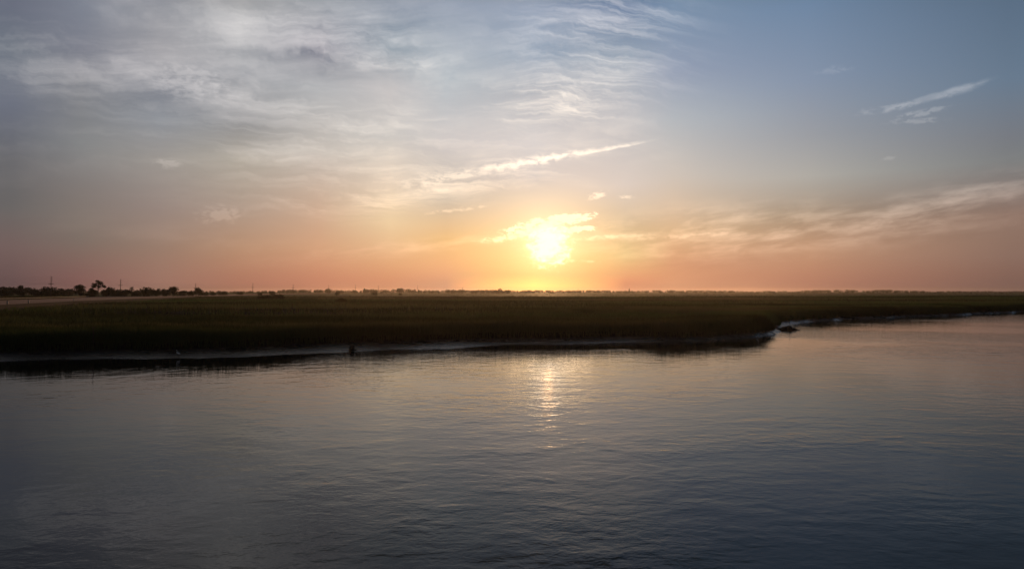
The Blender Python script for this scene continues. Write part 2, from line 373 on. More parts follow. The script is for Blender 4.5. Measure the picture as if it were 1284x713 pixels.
# ------------------------------------------------------------------ water sheet
xs = np.array([-4000, -600, -100, 100, 600, 4000.]); ys = np.array([-400, 0, 60, 200, 600, 4200.])
gx, gy = np.meshgrid(xs, ys); V = np.c_[gx.ravel(), gy.ravel(), np.zeros(gx.size)]
def gridfaces(nx, ny):
    i = np.arange(nx - 1)[None, :] + np.arange(ny - 1)[:, None] * nx; i = i.ravel()
    return np.c_[i, i + 1, i + nx + 1, i + nx]
kind(obj('water', mesh('water', V, [gridfaces(len(xs), len(ys))], M_water)), 'structure')

# ------------------------------------------------------------------ the shore and the marsh ground
# waterline through the photograph (pixel -> point on the water plane), with mud width beside it
SH = [(-1500, 20, None, 7), (0, 452, None, 4.2), (100, 450.5, None, 4.5), (200, 448.5, None, 4.8), (300, 446, None, 5.5), (400, 442.5, None, 7), (480, 439.5, None, 7.5), (560, 436.5, None, 6.5),
      (650, 432, None, 5), (720, 430, None, 4), (800, 428.5, None, 4), (835, 429.5, None, 2), (868, 428, None, 1.0), (905, 425.5, None, 0.9), (950, 422.0, None, 0.8), (969, 418.5, None, 0.6),
      (976, 413, None, 0.6), (982, 408.5, None, 1.0), (988, 405.8, None, 2), (1020, 402.8, None, 1.6), (1060, 400.5, None, 1.0), (1100, 398.5, None, 0.8), (1180, 395.8, None, 0.7), (1284, 391, None, 0.7)]
pts = [(-420, 75)] + [at(px, py) for px, py, *_ in SH[1:]] + [(250, 262), (420, 420), (900, 800), (2600, 1500)]
mw = [4] + [q[3] for q in SH[1:]] + [1.5, 1.5, 3, 4]
pts = np.array([(-3500, 60)] + pts, float); mw = np.array([4] + mw, float)
def shore_dist(x, y):
    """signed distance inland of the waterline and local mud width"""
    best = np.full(x.shape, 1e18); sg = np.zeros(x.shape); w = np.zeros(x.shape)
    for i in range(len(pts) - 1):
        a, b_ = pts[i], pts[i + 1]; d = b_ - a; L2 = d @ d
        t = np.clip(((x - a[0]) * d[0] + (y - a[1]) * d[1]) / L2, 0, 1)
        qx, qy = x - a[0] - t * d[0], y - a[1] - t * d[1]; r = qx * qx + qy * qy
        c = d[0] * (y - a[1]) - d[1] * (x - a[0])
        up = r < best - 1e-9
        best = np.where(up, r, best); sg = np.where(up, np.sign(c), sg); w = np.where(up, mw[i] + (mw[i + 1] - mw[i]) * t, w)
    return np.sqrt(best) * sg, w
def vnoise(x, y, s, seed):
    """smooth value noise in numpy"""
    g = np.random.default_rng(seed).random((256, 256)); x = x / s; y = y / s
    xi = np.floor(x).astype(int); yi = np.floor(y).astype(int); fx = x - xi; fy = y - yi
    fx = fx * fx * (3 - 2 * fx); fy = fy * fy * (3 - 2 * fy)
    a = g[yi % 256, xi % 256]; b = g[yi % 256, (xi + 1) % 256]; c = g[(yi + 1) % 256, xi % 256]; d = g[(yi + 1) % 256, (xi + 1) % 256]
    return (a * (1 - fx) + b * fx) * (1 - fy) + (c * (1 - fx) + d * fx) * fy
def sst(v, a, b): t = np.clip((v - a) / (b - a), 0, 1); return t * t * (3 - 2 * t)
# narrow tidal creeks winding through the sward: (points in photo pixels at sward height, width)
CRK = [([(170, 387.5), (235, 388.5), (300, 387.6), (380, 388.2), (450, 388.8)], 9.0), ([(330, 383.6), (400, 383.9), (480, 383.2), (560, 383.6)], 9.0),
       ([(760, 388.6), (830, 389.5), (890, 388.2), (940, 388.8)], 9.0), ([(600, 391), (660, 389.8), (720, 390.6)], 7.0), ([(60, 391.5), (130, 390.6), (190, 391.2)], 7.0),
       ([(900, 377.5), (1000, 378.4), (1120, 377.2)], 14.0), ([(120, 384), (190, 383.2)], 9.0)]
CRK = [(np.array([at(px, py, 2.3) for px, py in l]), w) for l, w in CRK]
def creek(x, y):
    k = np.zeros(x.shape)
    for l, w in CRK:
        for i in range(len(l) - 1):
            a, b_ = l[i], l[i + 1]; d = b_ - a
            t = np.clip(((x - a[0]) * d[0] + (y - a[1]) * d[1]) / (d @ d), 0, 1)
            r = np.hypot(x - a[0] - t * d[0], y - a[1] - t * d[1])
            k = np.maximum(k, 1 - sst(r, w * 0.6, w * 1.3))
    return k
PLAT = 1.15
def ragged(x, y):
    calm = 1 - 0.8 * np.exp(-((x - 38) ** 2 + (y - 100) ** 2) / 14.0 ** 2)
    return ((vnoise(x, y, 7, 1) - 0.5) * 2.9 + (vnoise(x, y, 2.2, 2) - 0.5) * 0.9) * calm
def ground_z(x, y):
    d, w = shore_dist(x, y)
    d = d + ragged(x, y)
    z = np.where(d < 0, np.maximum(d * 0.12, -1.6), 0.0)
    mudz = 0.40 * np.clip(d / w, 0, 1) + 0.03 * (vnoise(x, y, 1.6, 3) - 0.5) * np.clip(d, 0, 1)
    z = np.where(d >= 0, mudz, z)
    z = z + (PLAT - 0.40) * sst(d, w, w + 1.4)
    z = z + sst(d, w + 1, w + 6) * 0.12 * (vnoise(x, y, 9, 4) - 0.5)
    z = z - creek(x, y) * 0.9 * sst(d, w + 2, w + 6)
    D = np.hypot(x, y)
    far = sst(D, 380, 620) * sst(d, 40, 120)
    z = z + far * (2.42 + 0.10 * (vnoise(x, y, 40, 5) - 0.5) - PLAT)
    return z, d, w
def axis(lo, hi, f0, f1, step, growth=1.16, smax=500):
    a = list(np.arange(f0, f1, step)); s = step
    v = f0
    L = []
    while v > lo: s = min(s * growth, smax); v -= s; L.append(v)
    v = f1; s = step; H = []
    while v < hi: s = min(s * growth, smax); H.append(v); v += s
    return np.array(L[::-1] + a + H + [hi])
xs = axis(-4000, 4000, -90, 215, 0.9); ys = axis(55, 4200, 62, 235, 0.7)
gx, gy = np.meshgrid(xs, ys); gz, _, _ = ground_z(gx, gy)
kind(obj('ground', mesh('ground', np.c_[gx.ravel(), gy.ravel(), gz.ravel()], [gridfaces(len(xs), len(ys))], M_ground, True)), 'structure')

# ------------------------------------------------------------------ marsh grass
def blades(x, y, z, hgt, wid, lean=0.28):
    n = len(x); th = rng.uniform(0, 2 * math.pi, n); ph = rng.uniform(0, 2 * math.pi, n); ln = rng.uniform(0.02, lean, n) * hgt
    ux, uy = np.cos(th) * wid / 2, np.sin(th) * wid / 2; lx, ly = np.cos(ph) * ln, np.sin(ph) * ln
    V = np.stack([np.c_[x - ux, y - uy, z - 0.05], np.c_[x + ux, y + uy, z - 0.05],
                  np.c_[x + ux * 0.7 + lx * 0.35, y + uy * 0.7 + ly * 0.35, z + hgt * 0.6], np.c_[x - ux * 0.7 + lx * 0.35, y - uy * 0.7 + ly * 0.35, z + hgt * 0.6],
                  np.c_[x + lx, y + ly, z + hgt]], 1).reshape(-1, 3)
    i = np.arange(n) * 5
    return V, np.c_[i, i + 1, i + 2, i + 3], np.c_[i + 3, i + 2, i + 4]
def scatter(n, d0, d1, hmul, wid, xr=(-1.0, 1.05), Dmax=None):
    """random points in the wedge the river bank offers, at inland distance d0..d1"""
    got = []
    tot_n = 0
    while tot_n < n:
        s = rng.uniform(xr[0], xr[1], n); lo, hi = 62.0, (Dmax or 330.0)
        y = np.sqrt(rng.uniform(lo * lo, hi * hi, n)); x = s * y
        d, w = shore_dist(x, y); d = d + ragged(x, y) - w
        ok = (d > d0) & (d < d1) & (creek(x, y) < 0.4)
        got.append(np.c_[x[ok], y[ok], d[ok]]); tot_n += ok.sum()
        if ok.sum() < n * 0.001: break
    g = np.concatenate(got)[:n]; x, y, d = g.T
    z, _, _ = ground_z(x, y)
    tall = 1.0 + 0.28 * np.exp(-np.clip(d, 0, None) / 7) + 0.34 * (vnoise(x, y, 14, 7) - 0.5) + 0.50 * (vnoise(x, y, 4, 8) - 0.5)
    # the clumps on the point grow tallest
    tall = tall + 0.32 * np.exp(-(((x - 36) / 9) ** 2 + ((y - 104) / 8) ** 2)) 
    hgt = hmul * tall * rng.uniform(0.72, 1.08, len(x)) * (0.55 + 0.45 * sst(d, 0.0, 2.0))
    return blades(x, y, z, hgt, wid * rng.uniform(0.7, 1.3, len(x)))
def grass(name, *sets):
    Vs, Q, T = [], [], []; n = 0
    for V, q, t in sets: Vs.append(V); Q.append(q + n); T.append(t + n); n += len(V)
    o = obj(name, mesh(name, np.concatenate(Vs), [np.concatenate(Q), np.concatenate(T)], M_grass))
    return o
g1 = scatter(150000, 0.0, 14, 1.32, 0.075, Dmax=260)
g2 = scatter(130000, 10, 60, 1.28, 0.13, Dmax=300)
g3 = scatter(170000, 45, 420, 1.26, 0.28, (-1.1, 1.1), Dmax=520)
tag(kind(grass('marsh_grass', g1, g2, g3), 'stuff'), 'dark green and brown marsh grass covering the flat bank across the river', 'marsh grass')
# far sward: broad tussocks standing out of the flat
n = 60000; s = rng.uniform(-1.0, 1.0, n); y = np.sqrt(rng.uniform(400 ** 2, 1700 ** 2, n)); x = s * y
d, w = shore_dist(x, y); ok = d > 60; x, y = x[ok], y[ok]; z, _, _ = ground_z(x, y)
tag(kind(grass('distant_marsh_grass', blades(x, y, z - 0.3, rng.uniform(0.35, 0.75, len(x)), rng.uniform(0.6, 1.6, len(x)), 0.15)), 'stuff'), 'far marsh grass running to the distant wood', 'marsh grass')

# ------------------------------------------------------------------ causeway road
def road_strip(near, farp, z, name, mat):
    a = np.array(near); b_ = np.array(farp)
    V = np.r_[np.c_[a, np.full(len(a), z)], np.c_[b_, np.full(len(b_), z)]]; n = len(a); i = np.arange(n - 1)
    return mesh(name, V, [np.c_[i, i + 1, n + i + 1, n + i][:, ::-1]], mat)
RZ = 2.95
near = np.array([(-52, -40), (-82, 60), (-134, 181), (-159, 250), (-185, 347), (-217, 480), (-248, 640), (-280, 860), (-300, 1200)], float)
farr = np.array([(-120, -60), (-155, 60), (-204, 276), (-226, 350), (-262, 433), (-290, 530), (-302, 660), (-318, 860), (-330, 1200)], float)
near, farr = near[2:], farr[2:]
near = np.r_[[near[0] + (near[0] - near[1]) * 0.75], near]; farr = np.r_[[farr[0] + (farr[0] - farr[1]) * 1.4], farr]
def resample(a, n):
    L = np.r_[0, np.cumsum(np.hypot(*np.diff(a, axis=0).T))]; t = np.linspace(0, L[-1], n)
    return np.c_[np.interp(t, L, a[:, 0]), np.interp(t, L, a[:, 1])]
na, fa = resample(near, 60), resample(farr, 60)
kind(obj('road', road_strip(na, fa, RZ, 'road', M_road)), 'structure')
ctr = (na + fa) / 2
def off(a, k): v = a - ctr; return a + v / np.linalg.norm(v, axis=1)[:, None] * k
rows = [(off(na, 7), 0.6), (off(na, 1.5), RZ - 0.05), (na, RZ - 0.006), (fa, RZ - 0.006), (off(fa, 1.5), RZ - 0.05), (off(fa, 7), 0.6)]
V = np.concatenate([np.c_[a, np.full(60, z)] for a, z in rows]); i = np.arange(59)
kind(obj('embankment', mesh('embankment', V, [np.concatenate([np.c_[i + r * 60, i + 1 + r * 60, i + 1 + (r + 1) * 60, i + (r + 1) * 60][:, ::-1] for r in range(5)])], M_gravel)), 'structure')
def guardrail(line, label, step=4.0, nmax=64):
    t = thing('guardrail', label, 'guardrail', (line[0, 0], line[0, 1], RZ), 'guardrails along the causeway')
    L = np.r_[0, np.cumsum(np.hypot(*np.diff(line, axis=0).T))]; k = int(min(nmax, L[-1] // step))
    s = np.linspace(0, k * step, k + 1); P2 = np.c_[np.interp(s, L, line[:, 0]), np.interp(s, L, line[:, 1])] - line[0]
    mb = MB()
    prof = [(0.03, 0.47), (0.075, 0.53), (0.03, 0.60), (0.075, 0.67), (0.03, 0.74)]
    n2 = np.gradient(P2, axis=0); n2 = np.c_[n2[:, 1], -n2[:, 0]] / np.linalg.norm(n2, axis=1)[:, None]
    Vp = np.concatenate([[(p[0] + q[0] * o_, p[1] + q[1] * o_, z_) for o_, z_ in prof] for p, q in zip(P2, n2)])
    m_ = len(prof); mb.add(Vp, [(a * m_ + b_, (a + 1) * m_ + b_, (a + 1) * m_ + b_ + 1, a * m_ + b_ + 1) for a in range(k) for b_ in range(m_ - 1)])
    mb.build('rail', M_metal, t)
    pb = MB(); pb.box((0, 0, 0.36), (0.075, 0.06, 0.40)); first = None
    for p in P2:
        if first is None: first = pb.build('post', M_wood, t, False); first.location = (p[0], p[1], 0)
        else:
            c = first.copy(); COL.objects.link(c); c.parent = t; c.location = (p[0], p[1], 0)
guardrail(off(fa, -0.6), 'steel guardrail along the far edge of the pale road, in front of the trees')
for px, lb in [(9.5, 'pale marker post on the near road edge closest to the left border'), (36, 'middle pale marker post on the near edge of the road'), (93, 'pale marker post on the near road edge below the peaked tree')]:
    l_ = off(na, -0.4); pp = 642 + F_PX * l_[:, 0] / l_[:, 1]; ok_ = l_[:, 1] > 100; D_ = float(np.interp(px, pp[ok_], l_[ok_, 1])); X_ = X_at(px, D_)
    t = thing('marker_post', lb, 'post', (X_, D_, RZ), 'marker posts on the road edge')
    mb = MB(); mb.box((0, 0, .4), (.16, .12, .5)); mb.build('post_body', M_post, t, False)
    mb = MB(); mb.box((0, 0, .93), (.19, .15, .03)); mb.build('post_cap', M_wood, t, False)

# ------------------------------------------------------------------ trees
def leafcloud(centres, radii, n_each, size, seed, flat=0.7):
    g = np.random.default_rng(seed); Vs = []
    for c, r, n in zip(centres, radii, n_each):
        d = g.normal(size=(n, 3)); d /= np.linalg.norm(d, axis=1)[:, None]
        p = np.asarray(c) + d * np.asarray(r) * (g.random(n)[:, None] ** 0.4)
        a = g.normal(size=(n, 3)); a /= np.linalg.norm(a, axis=1)[:, None]
        b_ = np.cross(a, g.normal(size=(n, 3))); b_ /= np.linalg.norm(b_, axis=1)[:, None]
        s = size * g.uniform(0.6, 1.4, n)[:, None]
        Vs.append(np.stack([p - a * s, p + b_ * s * 0.55, p + a * s, p - b_ * s * 0.55], 1).reshape(-1, 3))
    V = np.concatenate(Vs); i = np.arange(len(V) // 4) * 4
    return V, np.c_[i, i + 1, i + 2, i + 3]
def tree_parts(root, h, w, seed, style):
    """trunk and crown of one tree of height h and crown width w"""
    g = np.random.default_rng(seed); tr = MB()
    r0 = 0.035 * h ** 0.9
    if style == 'round':
        zb = 0.10 * h; cen, rad, num = [], [], []
        tr.tube([(0, 0, -0.4), (0.05, 0, zb), (g.uniform(-.3, .3), 0.1, 0.5 * h), (g.uniform(-.5, .5), 0, 0.8 * h)], [r0 * 1.4, r0, r0 * 0.6, r0 * 0.2])
        for k in range(13):
            a = k * 2.4 + g.uniform(-.4, .4); t = g.uniform(0.05, 1); rr = (w / 2) * (0.75 if t < 0.75 else 0.42) * g.uniform(0.4, 1)
            c = (math.cos(a) * rr, math.sin(a) * rr, zb + 0.10 * h + t * (h * 0.66))
            cen.append(c); q = g.uniform(0.20, 0.30) * w; rad.append((q, q, q * 0.72)); num.append(140)
            tr.tube([(0, 0, zb + 0.1 * h * t), (c[0] * .6, c[1] * .6, c[2] * .8), c], [r0 * .45, r0 * .3, r0 * .1], 5)
        V, Q = leafcloud(cen, rad, num, 0.030 * w + 0.10, seed + 9)
        V[:, 2] *= h / np.quantile(V[:, 2], 0.995); V[:, 2] = np.maximum(V[:, 2], 0.05)
        mat = M_leaf
    elif style == 'pine':
        tr.tube([(0, 0, -0.4), (0.1, 0, 0.3 * h), (-0.05, 0.1, 0.6 * h), (0.15, 0, 0.93 * h)], [r0, r0 * .8, r0 * .55, r0 * .15])
        cen, rad, num = [], [], []
        for (x_, z_, r_) in [(-.40, .52, .15), (-.46, .60, .14), (-.28, .66, .20), (-.10, .70, .24), (.14, .72, .26), (.34, .66, .20), (.46, .60, .14), (-.05, .84, .26), (.20, .86, .24), (.06, .93, .17), (.32, .78, .22), (-.24, .77, .20), (-.50, .47, .08), (.1, .62, .16)]:
            c = (x_ * w, g.uniform(-.25, .25) * w, z_ * h); cen.append(c); rad.append((r_ * w, r_ * w, r_ * w * 0.5)); num.append(150)
            tr.tube([(0.05, 0, max(0.40, z_ - .14) * h), (c[0] * .6, c[1] * .6, (z_ - .03) * h), c], [r0 * .4, r0 * .25, r0 * .08], 5)
        V, Q = leafcloud(cen, rad, num, 0.26, seed + 9); mat = M_pine
    elif style == 'palm':
        tr.tube([(0, 0, -0.4), (0.08, 0, 0.4 * h), (0, 0.05, 0.82 * h)], [0.22, 0.19, 0.2])
        Vs, Q, n = [], [], 0
        for k in range(34):
            a = k * 2.399; e = g.uniform(-0.7, 1.3); L = g.uniform(0.36, 0.5) * w; dr = np.array((math.cos(a) * math.cos(e), math.sin(a) * math.cos(e), math.sin(e)))
            sd_ = np.array((-math.sin(a), math.cos(a), 0)); o_ = np.array((0, 0, 0.83 * h))
            for s_ in np.linspace(-0.55, 0.55, 5):
                d2 = dr + sd_ * s_; d2 /= np.linalg.norm(d2); tip = o_ + d2 * L - np.array((0, 0, 0.16 * L)); md = o_ + d2 * L * 0.55
                Vs += [o_ + dr * L * .2, md - sd_ * .11, tip, md + sd_ * .11]; Q.append((n, n + 1, n + 2, n + 3)); n += 4
        V, Q = np.array(Vs), np.array(Q); mat = M_pine
    elif style == 'cedar':
        tr.tube([(0, 0, -0.4), (0, 0, 0.5 * h), (0, 0, 0.97 * h)], [r0, r0 * .6, r0 * .1])
        cen = [(g.uniform(-.1, .1) * w, g.uniform(-.1, .1) * w, t * h) for t in np.linspace(.14, .95, 9)]
        rad = [(w * .5 * (1.05 - t), w * .5 * (1.05 - t), h * .09) for t in np.linspace(.14, .95, 9)]
        V, Q = leafcloud(cen, rad, [80] * 9, 0.05 * w + .12, seed + 9); mat = M_pine
    else:  # shrub
        cen, rad, num = [], [], []
        for k in range(9):
            a = k * 2.4; rr = w / 2 * g.uniform(.1, .72); q = g.uniform(.20, .30) * w; hz = h * (1 - 0.5 * (2 * rr / w) ** 2)
            cen.append((math.cos(a) * rr, math.sin(a) * rr, hz * .5)); rad.append((q, q, hz * .5)); num.append(90)
            tr.tube([(0, 0, -.2), (math.cos(a) * rr * .5, math.sin(a) * rr * .5, hz * .25), (math.cos(a) * rr, math.sin(a) * rr, hz * .5)], [.05, .035, .015], 5)
        V, Q = leafcloud(cen, rad, num, 0.028 * w + 0.10, seed + 9); mat = M_leaf
    tr.build('trunk' if style not in ('shrub',) else 'stem', M_bark, root)
    obj('crown' if style != 'shrub' else 'foliage', mesh('crown', V, [Q], mat), root)
KIND = {'round': ('broadleaf_tree', 'tree'), 'pine': ('pine_tree', 'pine'), 'palm': ('palm_tree', 'palm'), 'cedar': ('cedar_tree', 'tree'), 'shrub': ('shrub', 'shrub')}
def plant(style, px, ytop, wpx, D, label, group, base=None, hmin=1.5, seed=None):
    X = X_at(px, D); z0 = base if base is not None else float(ground_z(np.array([X]), np.array([float(D)]))[0][0])
    h = max(hmin, CAM_H + (365 - ytop) * D / F_PX - z0); w = wpx * D / F_PX
    nm, cat = KIND[style]
    t = thing(nm, label, cat, (X, D, z0), group)
    tree_parts(t, h, w, seed if seed is not None else int(px * 7 + D), style)
    return t
GL = 'trees behind the road at left'
for a in [
    ('round', 3, 359.6, 22, 470, 'dark broad tree cut by the left edge of the picture, behind the road'),
    ('round', 15, 360.0, 18, 500, 'low dark tree next to the leftmost broad tree'),
    ('round', 26, 358.0, 13, 460, 'narrow dark tree poking up left of the first utility pole'),
    ('round', 36, 360.3, 15, 640, 'paler hazy tree between the narrow dark tree and the first pole'),
    ('round', 46, 361.6, 17, 470, 'low dark rounded tree just left of the first utility pole'),
    ('round', 62, 359.8, 24, 470, 'wide dark tree right under the first and tallest utility pole'),
    ('round', 76, 361.8, 14, 600, 'greyish small tree to the right of the first utility pole'),
    ('round', 86, 362.0, 14, 580, 'second greyish small tree, just before the peaked tree'),
    ('round', 100, 356.9, 15, 450, 'peaked dark tree left of the tall umbrella pine'),
    ('round', 115, 362.4, 13, 460, 'low dark tree tucked under the left side of the umbrella pine'),
    ('pine', 123, 350.7, 15, 440, 'tall lone pine with bare trunk and ragged umbrella crown above the low trees'),
    ('round', 135, 360.0, 17, 460, 'round dark tree just right of the umbrella pine'),
    ('round', 148, 362.8, 18, 480, 'low spreading tree at the foot of the second utility pole'),
    ('palm', 165, 359.6, 9, 470, 'palm with a round head on a short stem right of the second pole'),
    ('round', 158, 363.0, 12, 480, 'low tree between the second pole and the palm'),
    ('round', 171, 363.6, 12, 500, 'small low tree between the palm and the dome shaped tree'),
    ('round', 184, 360.2, 21, 470, 'dome shaped dark tree midway along the row behind the road'),
    ('round', 197, 362.0, 11, 500, 'small dark tree touching the right side of the dome shaped tree'),
    ('round', 207, 362.2, 11, 520, 'small dark tree just left of the highest tree at the row end'),
    ('round', 217, 359.3, 15, 500, 'highest dark tree near the right end of the row behind the road'),
    ('round', 229, 364.2, 11, 520, 'low bushy tree between the highest end tree and the last round tree'),
    ('round', 239, 364.6, 8, 540, 'lowest small tree in the gap before the last round tree'),
    ('round', 249, 360.3, 12.5, 540, 'last round dark tree in front of the third utility pole'),
]: plant(*a[:5], a[5], GL)
GS = 'bushes dotted over the far marsh'
for a in [
    ('shrub', 258, 364.8, 9, 560, 'bush leaning against the last round tree of the row'),
    ('shrub', 267, 366.0, 10, 600, 'small bush first to the right of the last round tree'),
    ('shrub', 279, 365.3, 13, 640, 'wide low bush left of the fourth utility pole'),
    ('shrub', 301, 364.5, 10, 700, 'small bush close to the left of the fourth utility pole'),
    ('shrub', 326, 366.2, 8, 700, 'small bush close to the right of the fourth utility pole'),
    ('shrub', 341, 364.7, 9, 700, 'dark bush standing behind the long low thicket'),
    ('shrub', 331, 368.6, 20, 400, 'left half of the long low thicket on the open marsh'),
    ('shrub', 348, 368.2, 22, 410, 'right half of the long low thicket on the open marsh'),
    ('shrub', 422.5, 364.8, 8, 640, 'round dark bush below the sixth pole, behind the flat marsh bush'),
    ('shrub', 428, 373.9, 14, 300, 'flat dark bush nearest to the river on the open marsh'),
    ('shrub', 469.5, 365.0, 9, 640, 'round dark bush right of the centre left pole line'),
    ('shrub', 502, 367.0, 6, 700, 'tiny bush alone before the misty wood'),
]:
    st, px, yt, wp, D, lb = a
    plant(st, px, yt, wp, D, lb, GS, hmin=0.8, base=(None if D > 390 else 1.9))
GF = 'single trees rising above the far wood'
for a in [
    ('round', 411, 362.0, 9, 1250, 'far rounded tree rising just under the sixth utility pole'),
    ('cedar', 457, 361.4, 7, 1300, 'far pointed tree at the left end of the long misty wood'),
    ('round', 501, 361.2, 10, 1300, 'far rounded tree highest over the misty wood left of the sun'),
    ('round', 627, 361.4, 6, 1700, 'small far tree on the skyline left of the sun glow'),
    ('cedar', 789, 361.8, 4, 1800, 'spire shaped far tree right of the sun'),
    ('cedar', 625, 362.2, 5, 1800, 'pointed far tree beside the small skyline tree left of the sun'),
]: plant(*a[:5], a[5], GF)

# ------------------------------------------------------------------ far wood, one misty mass along the horizon
def wood(name, prof, D0, D1, dens, label, size, seed):
    """prof: list of (px, py of the skyline); crowns of many leaf clumps filled under it"""
    g = np.random.default_rng(seed); pr = np.array(prof, float); cen, rad, num = [], [], []
    x0, x1 = pr[0, 0], pr[-1, 0]
    tr = MB()
    for k in range(dens):
        px = g.uniform(x0, x1); D = g.uniform(D0, D1); yt = np.interp(px, pr[:, 0], pr[:, 1]) + abs(g.normal(0, 0.75)) - 0.25 + 0.9 * max(0.0, math.sin(px * 0.11 + 2 * math.sin(px * 0.031)) - 0.3)
        top = CAM_H + (365 - yt) * D / F_PX; X = X_at(px, D); zb = 2.2
        top = max(top, zb + 2.0); hh = (top - zb) / 2; r = g.uniform(0.6, 2.2) * min(hh * 1.0, 6.5)
        cen.append((X, D, zb + hh * 1.08)); rad.append((r, r, hh * 0.92)); num.append(60)
        tr.tube([(X, D, zb - .6), (X, D, zb + hh)], [.2, .1], 4)
    V, Q = leafcloud(cen, rad, num, size, seed + 1)
    o = obj(name, mesh(name, V, [Q], M_leaf)); tag(kind(o, 'stuff'), label, 'wood')
    tb = tr.build('trunks', M_bark, o); tb['kind'] = 'stuff'
wood('far_wood', [(-260, 361), (-60, 361.5), (0, 362.5), (120, 364), (260, 364.6), (345, 364.4), (352, 362.8), (370, 362.3), (395, 363.2), (410, 362.6), (425, 363.6), (452, 363.4), (458, 362.1), (480, 362.8), (500, 361.9), (525, 362.6), (545, 363.4), (570, 362.9), (590, 363.2), (624, 363.4), (640, 363.3)], 1250, 1600, 520, 'long misty wood on the horizon left of the sun', 1.1, 5)
wood('far_wood', [(500, 365), (540, 364.2), (620, 363.2), (650, 364), (690, 363.4), (720, 364.1), (735, 363.5), (780, 364.4), (800, 364.6), (812, 363.6), (860, 363.8), (900, 364.2), (960, 364.8), (990, 365), (1010, 364.2), (1030, 363.2), (1045, 363.2), (1058, 362.6), (1068, 363.0), (1080, 363.9), (1092, 363.3), (1100, 362.9), (1118, 363.4), (1130, 364.2), (1180, 364.9), (1290, 365.1), (1500, 364.6)], 2300, 2900, 900, 'thin low wood along the horizon right of the sun', 1.5, 6)
wood('far_wood', [(600, 365.3), (700, 365.0), (800, 365.2), (880, 364.4), (920, 364.8), (1000, 365.4), (1060, 365.2), (1280, 365.6), (1500, 365.5)], 1500, 1900, 300, 'sparse row of small trees before the right hand horizon', 1.0, 7)

# ------------------------------------------------------------------ utility poles and wires
poles = [(64, 346.2, 456, 'first and tallest utility pole, left of the umbrella pine'), (151, 349.8, 560, 'second utility pole, between umbrella pine and palm'),
         (245, 355.0, 690, 'third utility pole, behind the last round tree'), (317, 354.6, 826, 'fourth utility pole, over the open gap in the trees'),
         (367.5, 356.2, 963, 'fifth utility pole, above the left end of the misty wood'), (412, 357.2, 1084, 'sixth utility pole, above a rounded far tree'),
         (445.5, 356.4, 1200, 'seventh utility pole, slim and alone in the gap of the wood'), (474.5, 357.6, 1330, 'eighth utility pole, left of the highest misty trees'),
         (523.5, 357.4, 1470, 'ninth utility pole, standing over the misty wood'), (580, 359.6, 1650, 'tenth utility pole, faint and small left of the sun'), (725, 361.2, 1900, 'last utility pole, tiny, right of the sun')]
ends = []
for i, (px, yt, D, lb) in enumerate(poles):
    X = X_at(px, D); zt = CAM_H + (365 - yt) * D / F_PX; z0 = 1.2 if D < 500 else 2.3; h = zt - z0
    t = thing('utility_pole', lb, 'utility pole', (X, D, z0), 'utility poles beside the causeway')
    mb = MB(); mb.tube([(0, 0, -.5), (0, 0, h * .5), (0, 0, h)], [.26, .21, .15], 10); mb.build('post', M_wood, t)
    za = h - 5.0 if i < 2 else h * 0.62
    mb = MB(); mb.box((0, 0, za), (1.85, .09, .12)); mb.box((-.6, .12, za - .35), (.6, .03, .04)); mb.box((.6, .12, za - .35), (.6, .03, .04)); mb.build('crossarm', M_wood, t, False)
    for k, xk in enumerate((-1.7, -.9, 1.7)):
        mb = MB(); mb.tube([(xk, 0, za + .12), (xk, 0, za + .2), (xk, 0, za + .34), (xk, 0, za + .42)], [.05, .11, .11, .04]); mb.build('insulator', M_insul, t)
    for k in range(3):
        zz = h - .5 - k * 1.35
        mb = MB(); mb.tube([(.12, 0, zz), (.9, 0, zz + .12)], [.06, .05], 6); br = mb.build('bracket', M_metal, t)
        mb = MB(); mb.tube([(.9, 0, zz + .12), (1.0, 0, zz + .02), (1.0, 0, zz - .4)], [.05, .1, .07]); mb.build('insulator', M_insul, br)
    ends.append([(X + 1.0, D, z0 + h - .9), (X + 1.0, D, z0 + h - 2.25), (X + 1.0, D, z0 + h - 3.6), (X - 1.7, D, z0 + za + .42), (X + 1.7, D, z0 + za + .42)])
ends.insert(0, [(-300, 340, 15.6), (-300, 340, 14.2), (-300, 340, 12.8), (-302.5, 340, 11.9), (-299, 340, 11.9)])
for w_, wl in enumerate(['topmost', 'second', 'third', 'lower left', 'lower right']):
    P3 = []
    for a, b_ in zip(ends[:-2], ends[1:-1]):
        a, b_ = np.array(a[w_]), np.array(b_[w_])
        for t in np.linspace(0, 1, 12, endpoint=False): P3.append(a + (b_ - a) * t - np.array((0, 0, 1.6 * 4 * t * (1 - t))))
    P3.append(np.array(ends[-2][w_])); mb = MB(); mb.tube(P3, [.022] * len(P3), 4)
    tag(mb.build('overhead_wire', M_wire), wl + ' thin dark wire strung from pole to pole behind the road', 'wire', 'overhead wires')

# ------------------------------------------------------------------ things on the shore
x, y = at(441.5, 437, 0.25); z0 = float(ground_z(np.array([x]), np.array([y]))[0][0])
t = thing('tree_stump', 'dark rounded stump standing alone on the shiny mud flat', 'stump', (x, y, z0))
mb = MB(); mb.blob((0, 0, .27), (.31, .30, .38), rough=.16, seed=3); mb.build('stump_body', M_darkmud, t)
mb = MB()
for a in (0.3, 2.2, 4.1): mb.tube([(math.cos(a) * .2, math.sin(a) * .2, .16), (math.cos(a) * .45, math.sin(a) * .45, .03), (math.cos(a) * .62, math.sin(a) * .62, -.08)], [.1, .07, .03], 6)
mb.build('root', M_darkmud, t)
